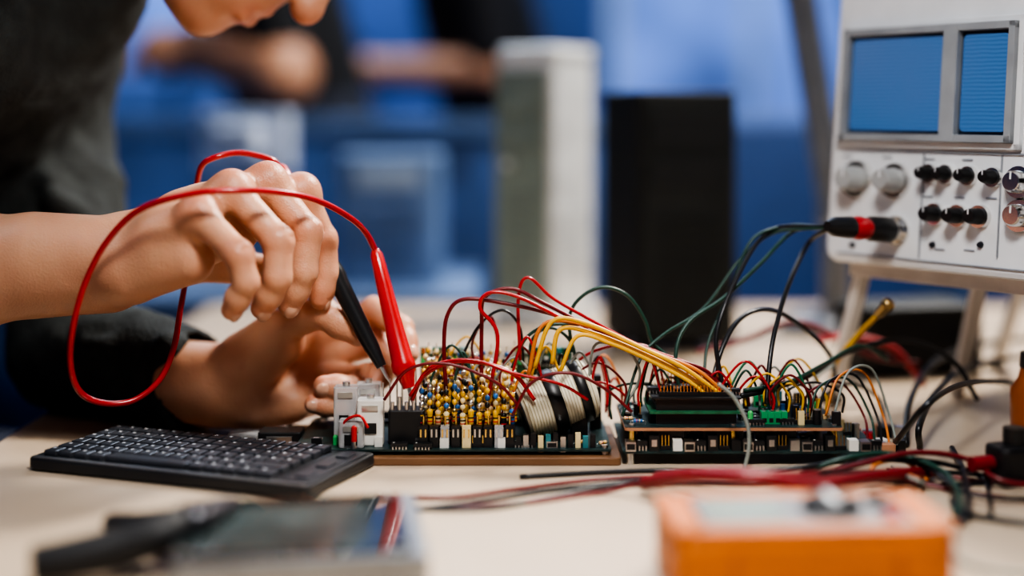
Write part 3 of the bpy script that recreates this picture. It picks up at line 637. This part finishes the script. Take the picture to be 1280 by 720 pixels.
bb2=empty('development_board')
b=MB(); xl=.083; xr=at(1100,0,1.075).x; zl=T+.010
b.rbox(((xl+xr)/2,1.115,zl),(xr-xl,.10,.0018),.003,DPCB)
for x in(xl+.006,xr-.006):
    for y in(1.07,1.16): b.cyl((x,y,T),(x,y,zl),.003,SIL)
zz=zl+.0009
for i in range(22):
    x=xl+.006+i*.0088; k=i%5
    if k==0: usb(b,x,1.070,zz,.0075,.012,.007)
    elif k==1: chip(b,x,1.071,zz,.008,.006,.006)
    elif k==2: b.box((x,1.070,zz+.0055),(.0075,.009,.011),BLK); b.box((x,1.0652,zz+.006),(.004,.0006,.005),SIL)
    elif k==3: header(b,x,1.07,zz,3,True,.011)
    else: b.box((x,1.070,zz+.004),(.007,.009,.008),[BLK,WHT,SIL][i%3])
scatter(b,xl+.01,xr-.01,1.078,1.16,zz,80,8,1.0)
zu=at(900,538,1.065).z; ul=at(780,0,1.075).x; ur=at(1052,0,1.075).x
b.rbox(((ul+ur)/2,1.112,zu),(ur-ul,.088,.0022),.003,PED); b.rbox(((ul+ur)/2,1.112,zu+.0013),(ur-ul-.0006,.0875,.0006),.003,DPCB)
for x in(ul+.006,ur-.006,(ul+ur)/2):
    for y in(1.074,1.150): b.cyl((x,y,zz),(x,y,zu),.0026,GOLD,seg=6); b.cyl((x,y,zu),(x,y,zu+.003),.0026,SIL,seg=6)
z=zu+.0016
for x in(ul+.03,ul+.075,ul+.115): socket(b,x,1.076,zz+.0002,12,True,zu-zz-.002)
mx=at(868,0,1.09).x
socket(b,mx,1.080,z,24,True,.0085); socket(b,mx,1.125,z,24,True,.0085); b.rbox((mx,1.1025,z+.0095),(.072,.056,.0018),.002,GRN); b.rbox((mx,1.1025,z+.0120),(.060,.046,.003),.001,BLK)
socket(b,mx,1.080,z+.0104,24,True,.008); header(b,mx,1.125,z+.0104,24,True,.012,2); b.rbox((mx,1.1025,z+.0200),(.068,.054,.0014),.002,BLK)
zt=z+.0208; header(b,mx,1.082,zt,22,True,.008); header(b,mx+.005,1.122,zt,18,True,.010,2); chip(b,mx-.01,1.1,zt,.018,.010); ecap(b,mx+.018,1.1,zt,.003,.007,SIL); ecap(b,mx+.026,1.105,zt,.003,.006,BLK); scatter(b,mx-.03,mx+.03,1.088,1.115,zt,16,77,.8)
scatter(b,ul+.004,mx-.04,1.074,1.150,z,20,21,1.2); scatter(b,mx+.042,ur-.004,1.074,1.150,z,40,22,1.3)
term(b,at(968,0,1.08).x,1.083,z,4); term(b,at(955,0,1.12).x,1.125,z+.004,3); header(b,at(1010,0,1.08).x,1.08,z,8,True,.012); led(b,at(938,0,1.08).x,1.08,z,.008,LG)
term(b,at(1000,0,1.1).x,1.10,z,2,BLU)
for i in range(6): b.cyl((at(980+i*9,0,1.1).x,1.105,z),(at(980+i*9,0,1.1).x,1.105,z+.010+.004*(i%2)),.0022,[BLU,SIL,BLK,TEAL,WHT,YEL][i],seg=10)
b.obj('stacked_boards',parent=bb2)
b=MB()
r=random.Random(5)
for i in range(14):
    p=tab(r.uniform(1060,1130),r.uniform(545,572)); b.rbox(p+Vector((0,0,.005)),(r.uniform(.006,.013),.008,.010),.001,r.choice([BLK,SIL,PED,RED,TEAL,WHT]),rz=r.uniform(0,3)); 
b.obj('loose_components')
# ---------------------------------------------------------------- wires
mar=M('wire_maroon',(.15,.008,.012),.35); rdw=M('wire_red',(.42,.007,.012),.3,coat=.3); dgr=M('wire_dark_green',(.012,.055,.038),.4); blw=M('wire_black',(.010,.010,.012),.35); grw=M('wire_grey',(.26,.29,.26),.4); orw=M('wire_orange',(.62,.20,.04),.4); grn=M('wire_green',(.02,.15,.08),.4); pk=M('wire_pink_red',(.50,.06,.07),.4)
wires=MB()
def w(pts,r,mat,d=None):
    wires.tube([at(*p) if len(p)==3 else at(p[0],p[1],d) for p in pts],r*1.25,mat,7,8)
w([(558,500),(555,430),(560,392),(580,374),(630,379),(700,396),(770,430),(830,452),(885,470),(912,492)],.0013,mar,1.10)
w([(602,500),(602,410),(606,372),(640,361),(682,380),(745,412),(820,443),(880,462),(905,490)],.0013,mar,1.105)
w([(610,500),(622,420),(600,385),(612,366),(650,372),(715,405),(780,436),(845,455),(895,485)],.0012,rdw,1.095)
w([(690,455),(700,412),(740,416),(800,440),(850,465),(898,496)],.0015,YEL,1.09)
w([(668,460),(690,402),(735,405),(800,434),(855,460),(902,494)],.0014,YEL,1.086)
w([(700,465),(722,420),(765,430),(815,452),(860,476),(890,500)],.0013,YEL,1.084)
w([(660,470),(680,405),(745,410),(815,440),(870,462),(902,488)],.0013,orw,1.093)
w([(650,450),(648,372),(660,347),(690,372),(735,398),(800,432),(870,458),(908,480)],.0011,rdw,1.11)
w([(715,440),(712,395),(728,370),(755,359),(785,370),(806,400),(815,428),(838,450),(850,490)],.0012,dgr,1.12)
w([(640,460),(660,420),(700,405),(760,420),(825,452),(870,490)],.0011,dgr,1.11)
w([(515,500),(530,470),(565,453),(610,455),(645,470),(668,500)],.0013,rdw,1.085)
w([(512,495),(540,458),(590,450),(640,466),(700,480),(735,500)],.0010,rdw,1.08)
w([(480,500),(510,462),(560,455),(620,478),(650,510)],.0010,mar,1.075)
w([(570,470),(585,430),(605,400),(630,388),(650,410),(655,460)],.0009,blw,1.12)
w([(600,480),(590,430),(612,395),(622,430),(620,480)],.0009,mar,1.13)
w([(720,470),(715,430),(690,410),(665,425),(662,470)],.0010,dgr,1.12)
w([(735,480),(745,430),(785,440),(800,470),(780,510)],.0009,grw,1.10)
w([(640,520),(665,478),(710,466),(755,485),(790,515)],.0010,mar,1.07)
w([(700,470),(740,440),(790,430),(830,445),(860,490)],.0010,rdw,1.12)
def toPL(pts,r,mat):
    P=[PL+Vector((.006,0,0)),PL.lerp(at(*pts[0]),.25)]+[at(*p) for p in pts]; wires.tube(P,r*1.15,mat,7,8)
toPL([(975,284,1.17),(948,302,1.16),(925,340,1.14),(905,385,1.12),(895,430,1.11),(905,490,1.10)],.0016,blw)
toPL([(990,290,1.17),(950,330,1.15),(905,372,1.13),(862,402,1.12),(845,440,1.11),(850,495,1.10)],.0014,dgr)
toPL([(1010,305,1.18),(988,350,1.15),(972,400,1.12),(963,445,1.10),(958,505,1.085)],.0017,blw)
toPL([(965,292,1.17),(925,325,1.16),(880,385,1.14),(830,418,1.12),(800,450,1.11),(778,520,1.09)],.0011,dgr)
toPL([(985,282,1.17),(940,300,1.16),(915,360,1.15),(885,430,1.13),(880,490,1.11)],.0011,dgr)
w([(885,495,1.1),(905,430,1.12),(930,395,1.14),(965,388,1.16),(1005,410,1.18),(1040,450,1.2),(1042,500,1.24)],.0016,blw)
w([(925,495,1.09),(960,487,1.10),(1010,470,1.14),(1060,440,1.18),(1130,425,1.2),(1190,450,1.2),(1222,500,1.2)],.0018,blw)
w([(930,488,1.09),(985,478,1.1),(1030,455,1.14),(1075,432,1.17),(1110,450,1.2)],.0013,dgr)
w([(898,480),(918,498),(934,530),(936,560),(930,588)],.0012,grw,1.05)
w([(1020,425,1.3),(1060,420,1.3),(1110,432,1.3),(1140,460,1.3),(1155,482,1.3)],.0028,pk)
w([(870,440,1.3),(930,425,1.3),(990,402,1.3),(1040,418,1.3),(1090,445,1.3),(1150,455,1.3)],.0022,mar)
w([(1010,500,1.2),(1022,470,1.2),(1045,455,1.2)],.0012,grw)
w([(1015,505,1.15),(1060,480,1.2),(1100,500,1.2),(1105,540,1.15)],.0012,blw)
for k in range(5): w([(1002+k*10,520,1.09),(1012+k*12,490-k*6,1.10),(1050+k*10,478-k*4,1.12),(1080+k*8,520,1.12),(1085+k*9,556,1.10)],.0008,[mar,dgr,blw,orw,grw][k])
rr=random.Random(9)
for k in range(32):
    u0=rr.uniform(530,770); u1=u0+rr.uniform(15,70); v0=rr.uniform(470,505); pk_=v0-rr.uniform(15,60); d=rr.uniform(1.10,1.16)
    w([(u0,v0+25),(u0+rr.uniform(-4,4),v0-10),((u0+u1)/2,pk_),(u1,v0-5),(u1,v0+25)],.0008,rr.choice([mar,rdw,dgr,YEL,YEL,orw,grw,blw]),d)
for k in range(26):
    u0=rr.uniform(790,990); u1=u0+rr.uniform(20,70); d=rr.uniform(1.085,1.14); v0=508
    w([(u0,v0),(u0,v0-20),((u0+u1)/2,rr.uniform(445,480)),(u1,v0-15),(u1,v0+8)],.0008,rr.choice([mar,dgr,YEL,grn,grw,blw,rdw]),d)
wires.obj('jumper_wires')
cab=MB()
def t_(pts,r,mat): cab.tube([tab(p[0],p[1],r+(p[2] if len(p)>2 else 0)) for p in pts],r,mat,8,8)
t_([(1132,556,.0),(1138,500,.02),(1170,452,.03),(1230,430,.03),(1330,420,.02)],.0028,blw)
t_([(1150,560,.0),(1150,530,.02),(1175,485,.03),(1225,455,.03),(1330,440,.02)],.0026,blw)
t_([(1120,552,.01),(1160,505,.05),(1205,480,.05),(1260,478,.03),(1330,490,.01)],.0022,blw)
t_([(460,628),(540,636),(620,634),(700,619),(760,608),(850,604),(950,606,.004),(1080,600,.004),(1180,606),(1320,600)],.0017,blw)
t_([(470,620),(560,622),(640,612),(740,600,.002),(830,596,.006),(930,598,.012),(1010,604,.010),(1100,596,.006),(1200,614),(1320,630)],.0016,mar)
t_([(500,640),(600,626),(700,611),(790,602,.002),(860,592,.012),(960,594,.018),(1060,590,.012),(1180,590,.004),(1320,604)],.0017,blw)
t_([(560,636),(660,628),(750,616),(800,604,.008),(860,596,.020),(940,596,.024),(1010,604,.018),(1080,600,.010),(1150,592,.004),(1240,604)],.0016,mar)
CT=M('cable_red_thick',(.20,.008,.014),.4)
t_([(805,604,.002),(840,598,.012),(880,594,.022),(950,598,.024),(1010,606,.016),(1090,596,.010),(1160,590)],.0045,CT)
t_([(820,596,.002),(860,592,.012),(920,590,.020),(990,596,.016),(1050,590,.006)],.0034,CT)
t_([(650,596),(760,590),(850,588),(930,590,.004),(1010,583,.010),(1090,570,.014),(1180,580,.010),(1230,600),(1240,650)],.0018,blw)
t_([(1000,592,.004),(1060,572,.016),(1120,568,.016),(1180,590,.010),(1200,625,.005),(1190,650)],.0020,dgr)
t_([(980,600,.004),(1060,584,.012),(1140,566,.02),(1210,574,.014),(1250,600,.006),(1320,610)],.0020,mar)
t_([(1040,590,.0),(1080,575,.012),(1150,580,.010),(1215,618,.004),(1330,625)],.0020,blw)
t_([(1085,600,.0),(1095,580,.010),(1130,576,.010),(1160,600,.0)],.0016,orw)
t_([(1190,560,.0),(1205,590,.006),(1210,630,.006),(1200,655)],.0022,blw)
t_([(1330,720),(1250,716),(1200,700),(1184,672)],.0016,grw)
t_([(1330,660),(1250,650),(1200,640),(1190,625)],.0022,blw)
for k in range(6): t_([(1090+k*5,598-k*3,.001),(1120+k*3,586+k*2,.008),(1145+k*2,594+k*2,.006),(1150,606,.0)],.0011,[pk,blw,mar,orw,blw,grw][k])
cab.obj('bench_cables')
b=MB(); b.tube([tab(1038,500,.004),at(1045,455,1.22),at(1072,420,1.2),at(1098,393,1.18)],.0022,YEL); a=at(1096,395,1.182); c=at(1113,377,1.17)
b.lathe(a,c,[(0,.003),(.2,.0045),(.6,.0045),(.65,.0055),(.9,.0055),(1,.003)],M('brass_tip',(.45,.32,.15),.35,1),14); b.obj('yellow_probe_lead')
b=MB(); p=tab(1268,604); b.rbox(p+Vector((.0,0,.014)),(.036,.026,.028),.006,blw,rz=.3,e=.003); b.cyl(p+Vector((-.018,-.005,.016)),p+Vector((-.034,-.010,.016)),.0055,CT); b.cyl(p+Vector((0,0,.028)),p+Vector((0,0,.040)),.008,kb); b.obj('banana_adapter',.001)
b=MB(); p=tab(1292,552); b.lathe(p,p+Vector((0,0,.06)),[(0,.016),(.05,.018),(.7,.018),(.85,.012),(1,.010)],M('amber_plastic',(.30,.08,.02),.35),20); b.lathe(p+Vector((0,0,.06)),p+Vector((0,0,.072)),[(0,.011),(1,.010)],kb,16); b.obj('flux_bottle')
# ---------------------------------------------------------------- probes
b=MB(); a=at(349,207,1.145); c=at(487,478,1.105); blp=M('probe_black',(.014,.014,.015),.32,coat=.3); rdp=M('probe_red',(.54,.008,.012),.3,coat=.3)
b.lathe(a,a.lerp(c,.07),[(0,.0032),(.2,.0052),(1,.0062)],rdp,18)
b.lathe(a.lerp(c,.07),a.lerp(c,.93),[(0,.0060),(.05,.0068),(.45,.0074),(.5,.0086),(.53,.0086),(.56,.0078),(.9,.0062),(1,.004)],blp,20)
b.lathe(a.lerp(c,.93),c,[(0,.0018),(.7,.0014),(1,.0003)],SIL,10)
def cable(pts): return [at(*p) for p in pts]
b.tube([a.lerp(c,.01)]+cable([(338,199,1.14),(300,191,1.13),(268,197,1.12),(252,208,1.125),(245,235,1.15)]),.0024,rdw)
b.obj('black_test_probe')
b=MB(); a=at(469,312,1.130); c=at(516,505,1.100)
b.lathe(a,a.lerp(c,.9),[(0,.0030),(.04,.0050),(.25,.0060),(.5,.0070),(.80,.0086),(.83,.0096),(.87,.0096),(.90,.0074),(1,.0045)],rdp,20)
b.lathe(a.lerp(c,.9),c,[(0,.0018),(.7,.0014),(1,.0004)],SIL,10)
b.tube([a.lerp(c,.01)]+cable([(458,292,1.12),(440,274,1.10),(405,254,1.075),(362,242,1.045),(300,238,1.022),(235,243,1.015),(175,262,1.025),(135,300,1.035),(108,350,1.04),(92,405,1.04),(88,455,1.05),(100,490,1.06),(130,504,1.07),(168,500,1.08),(200,474,1.09),(217,435,1.10),(225,390,1.11),(232,350,1.14)]),.0024,rdw)
b.obj('red_test_probe')
# ---------------------------------------------------------------- keyboard
b=MB(); kbd=M('keyboard_black',(.014,.015,.018),.42); kk=M('key_grey_black',(.040,.043,.052),.32)
c0=Vector((-.230,1.058,T)); b.X=Matrix.Translation(c0)@Matrix.Rotation(math.radians(-21),4,'Z')
KW,KD=.235,.106; b.rbox((0,0,.0055),(KW,KD,.009),.006,kbd,e=.0015); b.box((0,-KD/2+.004,.0103),(KW-.006,.004,.0008),M('rim_silver',(.4,.42,.45),.3,.9))
KX=KW-.030; b.rbox((KW/2-.014,0,.0105),(.020,KD-.014,.0016),.004,M('keyboard_palm',(.035,.038,.045),.35),e=.0005)
for i in range(3): b.rbox((KW/2-.014,-.03+i*.03,.0118),(.010,.016,.0018),.002,kk,e=.0005)
for r_ in range(6):
    y=KD/2-.013-r_*.0155; x=-KW/2+.007
    ws=[1]*15 if r_<4 else ([1.3]+[1]*11+[2.2] if r_==4 else [1,1,1,1,5.2,1,1,1,1,1.2])
    tot=sum(ws); unit=(KX-.010)/tot
    for q in ws:
        wd=q*unit; b.rbox((x+wd/2,y,.0120),(wd-.0022,.0132,.0045),.0015,kk,seg=2,e=.0010)
        if q<2: b.box((x+wd/2-.002,y+.002,.01435),(.0022,.0024,.0002),M('key_legend',(.5,.52,.55),.5))
        x+=wd
b.obj('computer_keyboard')
# ---------------------------------------------------------------- foreground left: glass topped metal case
b=MB(); b.X=Matrix.Translation(Vector((-.124,.838,T)))@Matrix.Rotation(math.radians(8),4,'Z'); al=M('brushed_aluminium',(.30,.31,.32),.35,.8,bump=.2); gt=M('dark_glass_top',(.02,.03,.03),.10,coat=1,var=.5,scale=14)
b.rbox((0,0,.011),(.142,.130,.020),.006,al,e=.0015); b.rbox((-.004,0,.0217),(.130,.118,.0016),.005,gt,e=.0004)
b.rbox((-.010,-.004,.0223),(.100,.086,.0010),.003,M('dark_lcd',(.045,.060,.060),.18,var=.5,scale=20),e=.0002); b.box((.0715,0,.011),(.001,.06,.008),dk)
for i in range(6): b.cyl((.0712,-.045+i*.008,.011),(.0722,-.045+i*.008,.011),.0022,dk,seg=8)
for sx in(-.06,.055):
    for sy in(-.052,.052): b.cyl((sx-.002,sy,.0225),(sx-.002,sy,.0238),.003,SIL,seg=10)
b.obj('hard_drive_enclosure')
b=MB(); rub=M('rubber_black',(.012,.012,.013),.55); stl=M('tool_steel',(.10,.10,.11),.35,.9)
tp=tab; hz=.024
b.tube([tp(40,706,.012),tp(90,698,.014),tp(150,684,.018),tp(205,666,hz),tp(235,652,.026)],lambda t:.0100+.002*math.sin(t*3.1),rub,12)
b.tube([tp(140,655,.012),tp(165,658,.016),tp(190,657,.020),tp(218,652,hz),tp(240,647,.026)],lambda t:.0070+.002*math.sin(t*3.1),rub,10)
pv=tp(243,648,.028); b.lathe(pv+Vector((0,0,-.006)),pv+Vector((0,0,.007)),[(0,.013),(.2,.014),(.8,.014),(1,.011)],stl,18); b.cyl(pv+Vector((0,0,.007)),pv+Vector((0,0,.009)),.005,SIL)
b.tube([pv,tp(268,634,.028),tp(292,625,.027)],lambda t:.0085-.006*t,stl,10); b.tube([pv+Vector((.004,0,0)),tp(275,640,.028),tp(298,627,.027)],lambda t:.008-.0056*t,stl,10)
b.obj('side_cutter_pliers')
# ---------------------------------------------------------------- orange multimeter
b=MB(); og=M('orange_rubber',(.52,.135,.014),.5,var=.10,bump=.15); b.X=Matrix.Translation(Vector((.163,.806,T)))@Matrix.Rotation(math.radians(3),4,'Z')
b.rbox((0,0,.0180),(.156,.080,.036),.012,og,e=.005); 
for sx in(-1,1): b.rbox((sx*.069,0,.037),(.018,.074,.006),.005,og,e=.002); 
for sy in(-1,1): b.rbox((0,sy*.034,.037),(.140,.011,.006),.005,og,e=.002)
b.rbox((0,0,.0375),(.118,.058,.004),.004,M('meter_grey',(.16,.16,.17),.45),e=.001); b.rbox((-.032,0,.0398),(.044,.04,.001),.002,M('lcd_grey',(.30,.34,.30),.2))
b.lathe((.018,0,.039),(.018,0,.046),[(0,.018),(.5,.017),(1,.014)],kb,28); b.box((.018,.0,.0465),(.004,.026,.002),wp)
for i in range(3): b.lathe((.048,-.018+i*.018,.039),(.048,-.018+i*.018,.043),[(0,.005),(1,.0045)],[rdp,kb,kb][i],16)
for i in range(2): b.box(((-1)**i*.045,-.0402,.018),(.004,.001,.018),M('orange_groove',(.38,.10,.02),.6))
b.obj('orange_multimeter')
# ---------------------------------------------------------------- lights
def area(name,loc,tgt,size,e,col,sy=None,spread=180):
    l=bpy.data.lights.new(name,'AREA'); l.energy=e; l.color=col; l.size=size; l.spread=math.radians(spread)
    if sy: l.shape='RECTANGLE'; l.size_y=sy
    o=bpy.data.objects.new(name,l); SC.collection.objects.link(o); o.location=loc
    o.rotation_euler=(Vector(tgt)-Vector(loc)).to_track_quat('-Z','Y').to_euler(); return o
area('ceiling_light_key',(.75,1.95,2.2),(-.1,1.1,.8),.30,42,(1,.93,.84))
area('front_pool_light',(.08,.50,1.62),(.04,.82,.75),.20,3.6,(1,.97,.94),spread=110)  # added light that makes the bright pool on the table front
area('fill_light_left',(-1.4,.9,2.4),(-.2,1.1,.9),.6,4,(.70,.82,1))  # added bluish fill from the left, not a fixture
area('background_light_rear',(-.2,3.6,2.75),(-.2,3.9,0),1.6,50,(.74,.85,1),1.2)  # added light that brings up the background, no fixture modelled
area('background_light_far',(0,5.0,2.75),(0,5.6,.8),3.5,54,(.70,.83,1),.6)  # added light for the far wall and cabinets
wd=bpy.data.worlds.new('world'); SC.world=wd; wd.use_nodes=True; wd.node_tree.nodes['Background'].inputs[0].default_value=(.35,.5,.8,1); wd.node_tree.nodes['Background'].inputs[1].default_value=.12
# ---------------------------------------------------------------- camera
cd=bpy.data.cameras.new('camera'); cd.lens=50; cd.sensor_width=36; cd.shift_y=-220/1280; cd.clip_start=.05
cd.dof.use_dof=True; cd.dof.focus_distance=1.09; cd.dof.aperture_fstop=1.08
co=bpy.data.objects.new('camera',cd); SC.collection.objects.link(co); co.location=(0,0,CAMZ); co.rotation_euler=(math.pi/2,0,0); SC.camera=co
try:
    SC.view_settings.view_transform='AgX'; SC.view_settings.look='AgX - High Contrast'; SC.view_settings.exposure=.38
except Exception as ex: print(ex)
